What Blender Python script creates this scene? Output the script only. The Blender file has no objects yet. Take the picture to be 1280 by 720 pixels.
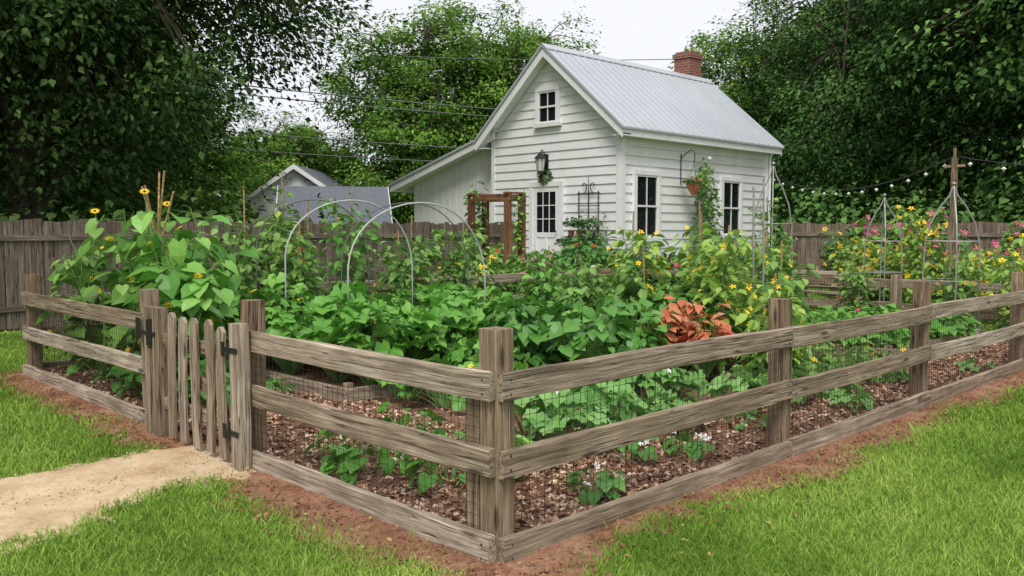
import bpy, math, random
import numpy as np
from mathutils import Vector, Matrix
rng=np.random.default_rng(7); random.seed(7); np.random.seed(5)
scene=bpy.context.scene
COL=scene.collection
def nrmz(v): 
    return v/np.maximum(np.linalg.norm(v,axis=-1,keepdims=True),1e-9)
def A(*x): return np.array(x,dtype=float)

# ---------------------------------------------------------------- materials
def newmat(name):
    m=bpy.data.materials.new(name); m.use_nodes=True
    nt=m.node_tree; b=nt.nodes['Principled BSDF']
    return m,nt,b
def nd(nt,typ,**kw):
    n=nt.nodes.new(typ)
    for k,v in kw.items():
        if k.startswith('_'): setattr(n,k[1:],v)
        else: n.inputs[k.replace('__',' ')].default_value=v
    return n
def ramp(nt,src,stops,interp='LINEAR'):
    r=nt.nodes.new('ShaderNodeValToRGB'); r.color_ramp.interpolation=interp
    e=r.color_ramp.elements
    while len(e)<len(stops): e.new(0.5)
    for i,(p,c) in enumerate(stops):
        e[i].position=p; e[i].color=(c[0],c[1],c[2],1) if not isinstance(c,(int,float)) else (c,c,c,1)
    nt.links.new(src,r.inputs[0]); return r
def mix(nt,fac,a,b,mode='MIX'):
    n=nt.nodes.new('ShaderNodeMix'); n.data_type='RGBA'; n.blend_type=mode
    L=nt.links
    for s,i in ((fac,0),(a,6),(b,7)):
        if isinstance(s,(int,float)): n.inputs[i].default_value=s
        elif isinstance(s,tuple): n.inputs[i].default_value=(*s,1)
        else: L.new(s,n.inputs[i])
    return n.outputs[2]
def bump(nt,h,b,strength=.5,dist=.01):
    n=nd(nt,'ShaderNodeBump',Strength=strength,Distance=dist)
    nt.links.new(h,n.inputs['Height']); nt.links.new(n.outputs[0],b.inputs['Normal'])
def objco(nt): return nt.nodes.new('ShaderNodeTexCoord').outputs['Object']
def noise(nt,vec,scale,detail=5,rough=.6,dist=0.):
    n=nd(nt,'ShaderNodeTexNoise',Scale=scale,Detail=detail,Roughness=rough,Distortion=dist)
    if vec is not None: nt.links.new(vec,n.inputs['Vector'])
    return n.outputs['Fac']
def mapping(nt,vec,scale):
    n=nd(nt,'ShaderNodeMapping',Scale=scale); nt.links.new(vec,n.inputs['Vector']); return n.outputs[0]
def attr(nt,name,out='Fac'):
    n=nt.nodes.new('ShaderNodeAttribute'); n.attribute_name=name; return n.outputs[out]

def wood(name,dark,mid,light,rough=.85,bs=.7):
    m,nt,b=newmat(name); L=nt.links
    lc=attr(nt,'lc','Vector'); rn=attr(nt,'rnd','Fac')
    g1=noise(nt,mapping(nt,lc,(1.0,30,30)),1.0,6,.72,.35)
    g2=noise(nt,mapping(nt,lc,(4,150,150)),1.0,3,.75,.1)
    c=ramp(nt,g1,[(.30,dark),(.46,mid),(.66,light)]).outputs[0]
    f=ramp(nt,g2,[(.32,.42),(.58,1.2)]).outputs[0]
    c=mix(nt,.85,c,f,'MULTIPLY')
    cr=ramp(nt,noise(nt,mapping(nt,lc,(.7,34,34)),1.0,3,.5,.2),[(.474,1.),(.5,.06),(.526,1.)]).outputs[0]
    st0=noise(nt,lc,2.6,4)
    crm=ramp(nt,st0,[(.38,0.),(.53,1.)]).outputs[0]
    c=mix(nt,crm,c,mix(nt,1.,c,cr,'MULTIPLY'))
    v=nd(nt,'ShaderNodeTexVoronoi',Scale=1.0); L.new(mapping(nt,lc,(1.8,8,8)),v.inputs['Vector'])
    kn=ramp(nt,v.outputs['Distance'],[(.07,.18),(.16,1.)]).outputs[0]
    c=mix(nt,.85,c,kn,'MULTIPLY')
    st=ramp(nt,st0,[(.3,(.60,.57,.52)),(.66,(1.2,1.19,1.17))]).outputs[0]
    c=mix(nt,.85,c,st,'MULTIPLY')
    tr=ramp(nt,rn,[(0,(.78,.74,.68)),(.5,(.98,.97,.95)),(1,(1.12,1.15,1.18))]).outputs[0]
    c=mix(nt,1.,c,tr,'MULTIPLY')
    L.new(c,b.inputs['Base Color']); b.inputs['Roughness'].default_value=rough
    b.inputs['Specular IOR Level'].default_value=.25
    h=mix(nt,.5,g2,cr,'MULTIPLY'); h=mix(nt,.4,h,g1)
    bump(nt,h,b,bs,.008)
    return m
M_rail=wood('weathered_wood',(.095,.072,.053),(.325,.26,.195),(.57,.48,.385))
M_post=wood('post_wood',(.08,.056,.038),(.275,.20,.135),(.46,.36,.265))
M_priv=wood('privacy_wood',(.06,.047,.04),(.165,.13,.107),(.29,.24,.20))
M_priv2=wood('privacy_wood_tan',(.08,.06,.047),(.24,.185,.145),(.38,.31,.245))
M_arbor=wood('arbor_wood',(.07,.03,.014),(.20,.095,.05),(.32,.17,.09))
M_bamboo=wood('bamboo_wood',(.2,.13,.05),(.42,.27,.13),(.58,.42,.24))

def flat(name,c,rough=.6,metal=0.,var=.15,scale=8.,bs=0.,spec=.4):
    m,nt,b=newmat(name)
    n=noise(nt,objco(nt),scale,3)
    r=ramp(nt,n,[(.3,tuple(x*(1-var) for x in c)),(.7,tuple(min(1,x*(1+var)) for x in c))])
    nt.links.new(r.outputs[0],b.inputs['Base Color'])
    b.inputs['Roughness'].default_value=rough; b.inputs['Metallic'].default_value=metal
    b.inputs['Specular IOR Level'].default_value=spec
    if bs: bump(nt,n,b,bs,.01)
    return m
def leafmat(name,dark,mid,light,trans=.28,rough=.45,spec=.35,cheap=False):
    m,nt,b=newmat(name); L=nt.links
    rn=attr(nt,'rnd','Fac')
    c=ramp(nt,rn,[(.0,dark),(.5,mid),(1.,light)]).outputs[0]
    out=nt.nodes['Material Output'].inputs['Surface']
    if cheap:
        nt.nodes.remove(b); b=nt.nodes.new('ShaderNodeBsdfDiffuse'); L.new(c,b.inputs['Color'])
    else:
        L.new(c,b.inputs['Base Color']); b.inputs['Roughness'].default_value=rough
        b.inputs['Specular IOR Level'].default_value=spec
    if trans>0:
        t=nt.nodes.new('ShaderNodeBsdfTranslucent'); L.new(c,t.inputs['Color'])
        ms=nt.nodes.new('ShaderNodeMixShader'); ms.inputs[0].default_value=trans
        L.new(b.outputs[0],ms.inputs[1]); L.new(t.outputs[0],ms.inputs[2]); L.new(ms.outputs[0],out)
    else: L.new(b.outputs[0],out)
    return m
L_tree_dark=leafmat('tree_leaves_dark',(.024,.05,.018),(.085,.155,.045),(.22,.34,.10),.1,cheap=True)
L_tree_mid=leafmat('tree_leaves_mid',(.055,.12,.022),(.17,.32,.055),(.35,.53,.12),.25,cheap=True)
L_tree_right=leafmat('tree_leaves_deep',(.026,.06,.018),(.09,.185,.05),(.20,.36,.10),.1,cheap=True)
L_squash=leafmat('squash_leaves',(.045,.15,.02),(.135,.36,.05),(.30,.57,.12),.28,.42)
L_pale=leafmat('pale_squash_leaves',(.08,.21,.045),(.20,.43,.105),(.38,.60,.22),.28,.5)
L_bean=leafmat('bean_leaves',(.03,.10,.018),(.09,.26,.04),(.19,.42,.08),.22,.40)
L_tom=leafmat('tomato_leaves',(.05,.12,.022),(.15,.31,.055),(.31,.51,.12),.28,.5)
L_yel=leafmat('lime_leaves',(.10,.20,.03),(.25,.44,.065),(.45,.60,.13),.28,.5)
L_dark=leafmat('shrub_leaves',(.02,.065,.018),(.06,.17,.04),(.14,.31,.08),.2,.45)
L_red=leafmat('copper_leaves',(.26,.045,.018),(.55,.15,.07),(.70,.32,.15),.2,.5)
L_grass=leafmat('grass_blades',(.09,.175,.025),(.235,.39,.06),(.47,.59,.14),.2,cheap=True)
M_stem=flat('green_stem',(.14,.26,.07),.6)
M_bark=flat('bark',(.085,.065,.05),.9,0,.5,5.,.8)
F_yel=flat('yellow_petals',(.95,.66,.03),.6,0,.12); F_pink=flat('pink_petals',(.85,.16,.32),.6,0,.3)
F_red=flat('red_petals',(.75,.05,.03),.6,0,.3); F_white=flat('white_petals',(.85,.85,.8),.6,0,.05)
F_or=flat('orange_petals',(.95,.35,.03),.6,0,.2); F_brown=flat('seed_head',(.10,.05,.02),.9)
M_iron=flat('black_iron',(.03,.028,.026),.5,.3)
M_wire=flat('wire',(.055,.043,.035),.6,.3)
M_galv=flat('galvanised_steel',(.34,.34,.33),.5,.4)
M_pvc=flat('grey_pipe',(.46,.47,.46),.45,0,.12)
M_cable=flat('cable_sheath',(.13,.13,.13),.6)
M_terra=flat('terracotta',(.45,.17,.08),.85)

def paint(name,c=(.78,.78,.755)):
    m,nt,b=newmat(name); L=nt.links
    oc=objco(nt)
    n=noise(nt,mapping(nt,oc,(1,1,.35)),2.3,5)
    n2=noise(nt,mapping(nt,oc,(1.5,1.5,22)),2.,3)
    c1=ramp(nt,n,[(.3,tuple(x*.90 for x in c)),(.65,c)]).outputs[0]
    c2=ramp(nt,n2,[(.25,(.93,.925,.91)),(.6,(1,1,1))]).outputs[0]
    L.new(mix(nt,1.,c1,c2,'MULTIPLY'),b.inputs['Base Color']); b.inputs['Roughness'].default_value=.55
    bump(nt,n2,b,.25,.004); return m
M_sid=paint('white_siding',(.84,.84,.83)); M_trim=paint('white_trim',(.87,.87,.86))
def roofmat():
    m,nt,b=newmat('metal_roof'); L=nt.links; oc=objco(nt)
    n=noise(nt,mapping(nt,oc,(1.2,.5,.5)),1.2,3)
    L.new(ramp(nt,n,[(.3,(.47,.50,.53)),(.7,(.53,.56,.59))]).outputs[0],b.inputs['Base Color'])
    b.inputs['Roughness'].default_value=.5; b.inputs['Metallic'].default_value=.2; return m
M_roof=roofmat()
def glassmat():
    m,nt,b=newmat('window_glass'); b.inputs['Base Color'].default_value=(.012,.014,.016,1)
    b.inputs['Roughness'].default_value=.04; b.inputs['Specular IOR Level'].default_value=.5
    bump(nt,noise(nt,objco(nt),1.6,2),b,.06,.05); return m
M_glass=glassmat()
def brick():
    m,nt,b=newmat('red_brick'); L=nt.links; oc=objco(nt)
    s=nt.nodes.new('ShaderNodeSeparateXYZ'); L.new(oc,s.inputs[0])
    a=nd(nt,'ShaderNodeMath',_operation='ADD'); L.new(s.outputs[0],a.inputs[0]); L.new(s.outputs[1],a.inputs[1])
    cb=nt.nodes.new('ShaderNodeCombineXYZ'); L.new(a.outputs[0],cb.inputs[0]); L.new(s.outputs[2],cb.inputs[1])
    t=nd(nt,'ShaderNodeTexBrick',Scale=1.0,Mortar__Size=.008); L.new(cb.outputs[0],t.inputs['Vector'])
    t.inputs['Brick Width'].default_value=.22; t.inputs['Row Height'].default_value=.075
    t.inputs['Color1'].default_value=(.30,.085,.05,1); t.inputs['Color2'].default_value=(.20,.055,.035,1); t.inputs['Mortar'].default_value=(.3,.27,.24,1)
    L.new(t.outputs[0],b.inputs['Base Color']); b.inputs['Roughness'].default_value=.9
    return m
M_brick=brick()
def shingle():
    m,nt,b=newmat('grey_shingles'); L=nt.links; oc=objco(nt)
    n=noise(nt,mapping(nt,oc,(6,6,18)),1.5,4)
    L.new(ramp(nt,n,[(.3,(.085,.095,.11)),(.7,(.18,.195,.22))]).outputs[0],b.inputs['Base Color']); b.inputs['Roughness'].default_value=.9
    return m
M_shing=shingle()
def groundmat():
    m,nt,b=newmat('lawn_ground'); L=nt.links; oc=objco(nt)
    n=noise(nt,oc,.9,6); n2=noise(nt,oc,45,4,.7)
    c=ramp(nt,n,[(.3,(.075,.14,.025)),(.5,(.14,.24,.04)),(.72,(.22,.29,.08))]).outputs[0]
    c2=ramp(nt,n2,[(.3,(.45,.42,.4)),(.7,(1.25,1.2,1.1))]).outputs[0]
    L.new(mix(nt,1.,c,c2,'MULTIPLY'),b.inputs['Base Color']); b.inputs['Roughness'].default_value=.95
    b.inputs['Specular IOR Level'].default_value=.1
    bump(nt,n2,b,.8,.03); return m
M_ground=groundmat()
def soil(name,cols,scale,fs,bd,bs=.9,lo=.5,det=5):
    m,nt,b=newmat(name); L=nt.links; oc=objco(nt)
    n=noise(nt,oc,scale,6,.65); n2=noise(nt,oc,fs,det,.75)
    c=ramp(nt,n,[(.28,cols[0]),(.5,cols[1]),(.74,cols[2])]).outputs[0]
    c2=ramp(nt,n2,[(.3,(lo,lo*.97,lo*.93)),(.68,(1.25,1.22,1.2))]).outputs[0]
    L.new(mix(nt,.9,c,c2,'MULTIPLY'),b.inputs['Base Color']); b.inputs['Roughness'].default_value=.95
    b.inputs['Specular IOR Level'].default_value=.15
    bump(nt,n2,b,bs,bd); return m
M_dirt=soil('red_clay',((.20,.090,.053),(.35,.18,.112),(.48,.29,.195)),3.2,38,.02)
M_mulch=soil('mulch',((.14,.066,.043),(.31,.17,.11),(.45,.28,.20)),5.,60,.03)
M_sand=soil('sandy_path',((.40,.28,.165),(.55,.42,.265),(.68,.55,.39)),2.6,26,.01,.5,.78,8)
M_chip=leafmat('wood_chips',(.16,.075,.045),(.42,.25,.165),(.74,.56,.41),0.0,cheap=True)
M_peb=leafmat('sand_pebbles',(.25,.17,.10),(.48,.36,.23),(.68,.57,.42),0.0,cheap=True)
M_litter=leafmat('fallen_leaves',(.22,.11,.04),(.42,.26,.11),(.35,.40,.13),0.0,cheap=True)
M_bulb=flat('glass_bulb',(.8,.78,.7),.2)

# ---------------------------------------------------------------- mesh accumulators
class Acc:
    def __init__(s): s.V=[];s.P=[];s.n=0;s.R=[];s.L=[]
    def add(s,V,polys,mat=0,rnd=.5,lc=None):
        V=np.asarray(V,float); s.V.append(V)
        for p in polys:
            p=np.asarray(p,int)
            if p.ndim==1: p=p[None]
            s.P.append((p+s.n,mat))
        s.R.append(np.full(len(V),rnd) if np.isscalar(rnd) else np.asarray(rnd))
        s.L.append(V if lc is None else lc); s.n+=len(V)
    def mesh(s,name,mats,smooth=False):
        me=bpy.data.meshes.new(name)
        V=np.concatenate(s.V).astype(np.float32)
        me.vertices.add(len(V)); me.vertices.foreach_set('co',V.ravel())
        loops=np.concatenate([p.ravel() for p,_ in s.P]).astype(np.int32)
        tot=np.concatenate([np.full(len(p),p.shape[1]) for p,_ in s.P])
        mi=np.concatenate([np.full(len(p),m) for p,m in s.P]).astype(np.int32)
        st=np.concatenate([[0],np.cumsum(tot)[:-1]]).astype(np.int32)
        me.loops.add(len(loops)); me.loops.foreach_set('vertex_index',loops)
        me.polygons.add(len(tot)); me.polygons.foreach_set('loop_start',st)
        me.update(calc_edges=True)
        for m in mats: me.materials.append(m)
        me.polygons.foreach_set('material_index',mi)
        me.polygons.foreach_set('use_smooth',np.full(len(tot),smooth))
        a=me.attributes.new('rnd','FLOAT','POINT'); a.data.foreach_set('value',np.concatenate(s.R).astype(np.float32))
        a=me.attributes.new('lc','FLOAT_VECTOR','POINT'); a.data.foreach_set('vector',np.concatenate(s.L).astype(np.float32).ravel())
        me.update(); return me
    def obj(s,name,mats,parent=None,smooth=False):
        o=bpy.data.objects.new(name,s.mesh(name,mats,smooth)); COL.objects.link(o)
        if parent: o.parent=parent
        return o
def empty(name):
    e=bpy.data.objects.new(name,None); COL.objects.link(e); return e

def obox(acc,M,lo,hi,mat=0):
    x0,y0,z0=lo; x1,y1,z1=hi
    c=np.array([[x0,y0,z0],[x1,y0,z0],[x1,y1,z0],[x0,y1,z0],[x0,y0,z1],[x1,y0,z1],[x1,y1,z1],[x0,y1,z1]],float)
    if M is not None:
        R=np.array(M.to_3x3()); c=c@R.T+np.array(M.translation)
    acc.add(c,[[[0,3,2,1],[4,5,6,7],[0,1,5,4],[1,2,6,5],[2,3,7,6],[3,0,4,7]]],mat,random.random())
def box(acc,lo,hi,mat=0): obox(acc,None,lo,hi,mat)

def plank(acc,p0,p1,w,t,side,mat=0,segs=None,warp=.004,ch=.004,rnd=None,point=0.):
    """chamfered, slightly warped board from p0 to p1; w along 'side', t along the third axis"""
    p0=A(*p0);p1=A(*p1);L=np.linalg.norm(p1-p0);d=(p1-p0)/L
    s=A(*side); s=s-d*(s@d); s/=np.linalg.norm(s); q=np.cross(d,s)
    n=segs or max(2,int(L/.3)); hw,ht=w/2,t/2
    prof=np.array([[-hw+ch,-ht],[hw-ch,-ht],[hw,-ht+ch],[hw,ht-ch],[hw-ch,ht],[-hw+ch,ht],[-hw,ht-ch],[-hw,-ht+ch]])
    off=A(random.uniform(-50,50),random.uniform(-50,50),random.uniform(-50,50))
    V=[];LC=[]
    ws=random.uniform(-1,1)*warp; wq=random.uniform(-1,1)*warp
    for i in range(n+1):
        f=i/n; bow=math.sin(f*math.pi)
        jit=np.random.normal(0,warp*.22,(8,2)) if warp else 0
        pr=prof+jit
        if point and i==n: pr=pr*A(.35,1)
        c=p0+d*L*f+s*ws*bow+q*wq*bow
        V.append(c+pr[:,:1]*s+pr[:,1:]*q)
        LC.append(np.column_stack([np.full(8,L*f),prof[:,0],prof[:,1]])+off)
    if point:
        c=p0+d*(L-point); V.insert(n,c+prof[:,:1]*s+prof[:,1:]*q); LC.insert(n,np.column_stack([np.full(8,L-point),prof[:,0],prof[:,1]])+off); n+=1
    V=np.concatenate(V);LC=np.concatenate(LC)
    P=[]
    for i in range(n):
        for k in range(8):
            k2=(k+1)%8; P.append([i*8+k,i*8+k2,(i+1)*8+k2,(i+1)*8+k])
    acc.add(V,[P,[list(range(7,-1,-1))],[[n*8+k for k in range(8)]]],mat,random.random() if rnd is None else rnd,LC)

def sticks(acc,P0,P1,r0,r1,sides=4,mat=0,rnd=.5):
    P0=np.atleast_2d(P0);P1=np.atleast_2d(P1);N=len(P0)
    r0=np.broadcast_to(np.asarray(r0,float),(N,));r1=np.broadcast_to(np.asarray(r1,float),(N,))
    d=nrmz(P1-P0); h=np.where(np.abs(d[:,2:])<.9,A(0,0,1),A(1,0,0)); x=nrmz(np.cross(d,h)); y=np.cross(d,x)
    an=np.arange(sides)*2*math.pi/sides
    ring=np.cos(an)[None,:,None]*x[:,None]+np.sin(an)[None,:,None]*y[:,None]
    V=np.concatenate([P0[:,None]+ring*r0[:,None,None],P1[:,None]+ring*r1[:,None,None]],1)
    k=np.arange(sides);k2=(k+1)%sides
    F=np.stack([k,k2,k2+sides,k+sides],1)[None]+(np.arange(N)*2*sides)[:,None,None]
    caps=np.concatenate([np.arange(sides)[None,::-1]+(np.arange(N)*2*sides)[:,None],np.arange(sides)[None]+sides+(np.arange(N)*2*sides)[:,None]])
    rr=rnd if np.isscalar(rnd) else np.repeat(rnd,2*sides)
    acc.add(V.reshape(-1,3),[F.reshape(-1,4),caps],mat,rr)
def tube(acc,pts,r,sides=6,mat=0):
    pts=np.asarray(pts,float);n=len(pts); r=np.broadcast_to(np.asarray(r,float),(n,))
    T=nrmz(np.gradient(pts,axis=0))
    x=np.cross(T[0],A(0,0,1)); 
    if np.linalg.norm(x)<.05: x=np.cross(T[0],A(1,0,0))
    x/=np.linalg.norm(x); V=[]
    an=np.arange(sides)*2*math.pi/sides
    for i in range(n):
        x=x-T[i]*(x@T[i]); x/=np.linalg.norm(x); y=np.cross(T[i],x)
        V.append(pts[i]+r[i]*(np.cos(an)[:,None]*x+np.sin(an)[:,None]*y))
    k=np.arange(sides);k2=(k+1)%sides
    F=np.concatenate([np.stack([k,k2,k2+sides,k+sides],1)+i*sides for i in range(n-1)])
    acc.add(np.concatenate(V),[F,[list(range(sides-1,-1,-1))],[[(n-1)*sides+j for j in range(sides)]]],mat)
def bez(p0,p1,p2,n):
    t=np.linspace(0,1,n)[:,None]; return (1-t)**2*p0+2*t*(1-t)*p1+t*t*p2

T_simple=(A([0,0,0],[-.3,.42,.07],[0,1,-.1],[.3,.42,.07]),[A([0,3,2],[0,2,1])])
T_ov=(A([0,0,0],[.3,.28,.08],[.27,.62,.05],[0,1,-.14],[-.27,.62,.05],[-.3,.28,.08],[0,.3,0],[0,.65,-.02]),
      [A([0,1,6],[0,6,5],[7,2,3],[7,3,4]),A([6,1,2,7],[5,6,7,4])])
T_heart=(A([0,.05,0],[.24,-.12,.06],[.47,.15,.1],[.38,.55,.03],[0,1,-.2],[-.38,.55,.03],[-.47,.15,.1],[-.24,-.12,.06],[0,.3,0],[0,.62,-.05]),
      [A([0,1,8],[0,8,7],[9,3,4],[9,4,5]),A([8,1,2,3],[8,7,6,5][::-1]),A([8,3,9],[8,9,5])])
def lobed():
    n=15; V=[[0,0,0]]
    for i in range(n):
        an=-math.pi/2+.28+(2*math.pi-.56)*i/(n-1)
        lob=1+.18*math.cos((an-math.pi/2)*5)
        r=.52*lob; V.append([r*math.cos(an),r*math.sin(an),.11+.07*math.sin(i*2.4)-.06*(i%2)])
    F=[[0,i,i+1] for i in range(1,n)]
    return (np.array(V),[np.array(F)])
T_lobe=lobed()
def petals(n,w=.32,cup=.15):
    V=[];F=[]
    for i in range(n):
        a=i*2*math.pi/n
        for (r,da,z) in ((.08,0,0),(.55,-w,cup),(1.,0,cup*.8),(.55,w,cup)):
            V.append([r*math.cos(a+da),r*math.sin(a+da),z])
        F.append([4*i,4*i+1,4*i+2,4*i+3])
    return (np.array(V,float),[np.array(F)])
T_fl5=petals(5,.5,.3); T_sun=petals(14,.2,.12)
T_chip=(A([-.5,-.2,0],[.5,-.25,.05],[.45,.22,0],[-.4,.2,.06]),[A([0,1,2,3])])
def octa():
    V=A([1,0,0],[-1,0,0],[0,1,0],[0,-1,0],[0,0,1],[0,0,-1]);F=A([0,2,4],[2,1,4],[1,3,4],[3,0,4],[2,0,5],[1,2,5],[3,1,5],[0,3,5]);return (V,[F])
T_oct=octa()
def scatter(acc,T,pos,dr,nm,sc,rnd,mat=0):
    TV,TF=T; N=len(pos); 
    if N==0: return
    nm=nrmz(nm); dr=dr-nm*(dr*nm).sum(1,keepdims=True); dr=nrmz(dr); x=np.cross(dr,nm)
    sc=np.broadcast_to(sc,(N,))[:,None,None]
    V=pos[:,None]+sc*(TV[None,:,0:1]*x[:,None]+TV[None,:,1:2]*dr[:,None]+TV[None,:,2:3]*nm[:,None])
    k=len(TV); off=(np.arange(N)*k)
    acc.add(V.reshape(-1,3),[(f[None].astype(int)+off[:,None,None]).reshape(-1,f.shape[1]) for f in TF],mat,np.repeat(np.broadcast_to(rnd,(N,)),k))

TAB=np.random.default_rng(3).random((128,128))
def vn(x,y,s=1.,o=0):
    x=x*s+o*17.3;y=y*s+o*9.1;xi=np.floor(x).astype(int);yi=np.floor(y).astype(int);fx=x-xi;fy=y-yi
    fx=fx*fx*(3-2*fx);fy=fy*fy*(3-2*fy);g=lambda i,j:TAB[i%128,j%128]
    return (g(xi,yi)*(1-fx)+g(xi+1,yi)*fx)*(1-fy)+(g(xi,yi+1)*(1-fx)+g(xi+1,yi+1)*fx)*fy
def fbm(x,y,s,o=0): return (vn(x,y,s,o)*.55+vn(x,y,s*2.1,o+1)*.28+vn(x,y,s*4.3,o+2)*.17)

# ---------------------------------------------------------------- world, sun, camera
w=bpy.data.worlds.new('World'); scene.world=w; w.use_nodes=True
nt=w.node_tree; bg=nt.nodes['Background']
sky=nt.nodes.new('ShaderNodeTexSky'); sky.sky_type='NISHITA'; sky.sun_disc=False
SE=55
sky.sun_elevation=math.radians(SE); sky.dust_density=4.; sky.air_density=1.5
hs=nd(nt,'ShaderNodeHueSaturation',Saturation=.3); nt.links.new(sky.outputs[0],hs.inputs['Color'])
mx=mix(nt,.88,hs.outputs[0],(9.0,9.15,9.75))
nt.links.new(mx,bg.inputs['Color']); bg.inputs['Strength'].default_value=.112
sd=nrmz(A(-.72,-.50,0)); sdir=A(sd[0]*math.cos(math.radians(SE)),sd[1]*math.cos(math.radians(SE)),math.sin(math.radians(SE)))
sky.sun_rotation=math.atan2(sdir[0],sdir[1])
sl=bpy.data.lights.new('sun','SUN'); sl.energy=2.4; sl.angle=math.radians(22); sl.color=(1,.965,.91)
so=bpy.data.objects.new('sun',sl); COL.objects.link(so)
so.rotation_euler=Vector(sdir).to_track_quat('Z','Y').to_euler()
CX,CY,CZ=-2.81,-2.985,1.62
cam=bpy.data.cameras.new('camera'); co=bpy.data.objects.new('camera',cam); COL.objects.link(co)
co.location=(CX,CY,CZ); co.rotation_euler=(math.radians(90-3.81),0,math.radians(-44.3))
cam.sensor_width=36; cam.lens=30.43; cam.clip_end=800; scene.camera=co
scene.view_settings.view_transform='Standard'; scene.view_settings.look='None'

# ---------------------------------------------------------------- ground
GX,GY=11.0,7.6
def rectdist(x,y):
    dx=np.maximum(np.maximum(-x,x-GX),0);dy=np.maximum(np.maximum(-y,y-GY),0)
    return np.hypot(dx,dy)
def border_w(x,y): return .12+.48*fbm(x,y,1.5,3)+.14*(vn(x,y,7,31)-.5)
def path_y(x): return 2.80+.10*np.sin(x*.9+.4)-.10*np.clip(-x-.6,0,3)
def path_e(x,y,m=0.): return .30+.36*fbm(x,y,1.9,8)+.16*(vn(x,y,9,33)-.5)+.07*(vn(x,y,23,35)-.5)+m+.13*np.clip(-x,0,2.5)-np.abs(y-path_y(x))
def path_in(x,y,m=0.): return (x<0.35)&(x>-14)&(path_e(x,y,m)>0)
a=Acc(); S=400
a.add([[-S,-S,0],[S,-S,0],[S,S,0],[-S,S,0]],[[[0,1,2,3]]]); a.obj('ground',[M_ground])
def cellgrid(name,x0,x1,y0,y1,c,keep,zf,mat):
    nx=int((x1-x0)/c);ny=int((y1-y0)/c)
    X,Y=np.meshgrid(x0+np.arange(nx+1)*c,y0+np.arange(ny+1)*c,indexing='ij')
    Z=zf(X,Y); V=np.stack([X,Y,Z],-1).reshape(-1,3)
    i,j=np.meshgrid(np.arange(nx),np.arange(ny),indexing='ij')
    K=keep(x0+(i+.5)*c,y0+(j+.5)*c)
    i=i[K];j=j[K];q=i*(ny+1)+j
    F=np.stack([q,q+ny+1,q+ny+2,q+1],1)
    used=np.unique(F); rem=np.zeros(len(V),int); rem[used]=np.arange(len(used))
    a=Acc(); a.add(V[used],[rem[F]]); return a.obj(name,[mat],smooth=True)
cellgrid('dirt_border',-.75,GX+.7,-.75,GY+.7,.03,lambda x,y:(rectdist(x,y)<border_w(x,y))&~((x>.1)&(x<GX-.1)&(y>.1)&(y<GY-.1))&~((x<.02)&(path_e(x,y)>.10)),
   lambda x,y:.006+.035*fbm(x,y,6,1)*np.clip(1-rectdist(x,y)/.3,0.1,1)*np.clip(1-path_e(x,y,.1)*8*(x<.1),.1,1),M_dirt)
cellgrid('garden_path',-10,.4,.9,4.4,.03,path_in,lambda x,y:.004+.022*np.clip(path_e(x,y)*5,0,1)*(.7+.6*fbm(x,y,3,2))-.01*np.exp(-((y-path_y(x))/.2)**2),M_sand)
cellgrid('mulch',.0,GX,.0,GY,.05,lambda x,y:x>-9,lambda x,y:.045+.07*fbm(x,y,3.2,4)+.02*vn(x,y,12,5),M_mulch)
def gz(x,y): return .045+.07*fbm(x,y,3.2,4)
a=Acc(); n=28000
p=np.column_stack([rng.uniform(.05,GX-.1,n),rng.uniform(.05,GY-.1,n),np.zeros(n)])
n1=10000; p[:n1,0]=rng.uniform(.05,1.6,n1); p[n1:n1+10000,1]=rng.uniform(.05,1.2,10000)
p[:,2]=gz(p[:,0],p[:,1])+.016
nm=A(0,0,1)+rng.normal(0,.45,(n,3)); scatter(a,T_chip,p,rng.normal(0,1,(n,3)),nm,rng.uniform(.012,.06,n),rng.random(n)**1.2)
a.obj('mulch_chips',[M_chip])
a=Acc(); n=9000
x=rng.uniform(-.7,GX+.6,n);y=rng.uniform(-.7,GY+.6,n)
x[:2800]=rng.uniform(-.6,0,2800); y[2800:7000]=rng.uniform(-.6,0,4200)
k=(rectdist(x,y)<border_w(x,y)+.07)&(rectdist(x,y)>.03)&~path_in(x,y,.05);x=x[k];y=y[k];n=len(x)
scatter(a,T_oct,np.column_stack([x,y,np.full(n,.022)]),rng.normal(0,1,(n,3)),rng.normal(0,1,(n,3))+A(0,0,1),rng.uniform(.003,.016,n)*rng.uniform(.5,1.2,n),rng.random(n))
a.obj('dirt_clods',[M_dirt])
a=Acc(); n=5200; x=-rng.uniform(0,1,n)**1.5*5+.2; y=rng.uniform(1.3,4.2,n); k=path_in(x,y,.03); x=x[k];y=y[k];n=len(x)
scatter(a,T_oct,np.column_stack([x,y,np.full(n,.021)]),rng.normal(0,1,(n,3)),rng.normal(0,1,(n,3))+A(0,0,1),rng.uniform(.002,.008,n)*rng.uniform(.5,1.5,n),rng.random(n)); a.obj('path_gravel',[M_peb])
a=Acc(); n=300; x=np.concatenate([rng.uniform(-.6,0,120),rng.uniform(-.3,9,180)]); y=np.concatenate([rng.uniform(-.5,6,120),rng.uniform(-.7,0,180)])
scatter(a,T_simple,np.column_stack([x,y,np.full(n,.04)]),rng.normal(0,1,(n,3)),A(0,0,1)+rng.normal(0,.35,(n,3)),rng.uniform(.015,.042,n),rng.random(n)); a.obj('fallen_leaves',[M_litter])

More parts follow.
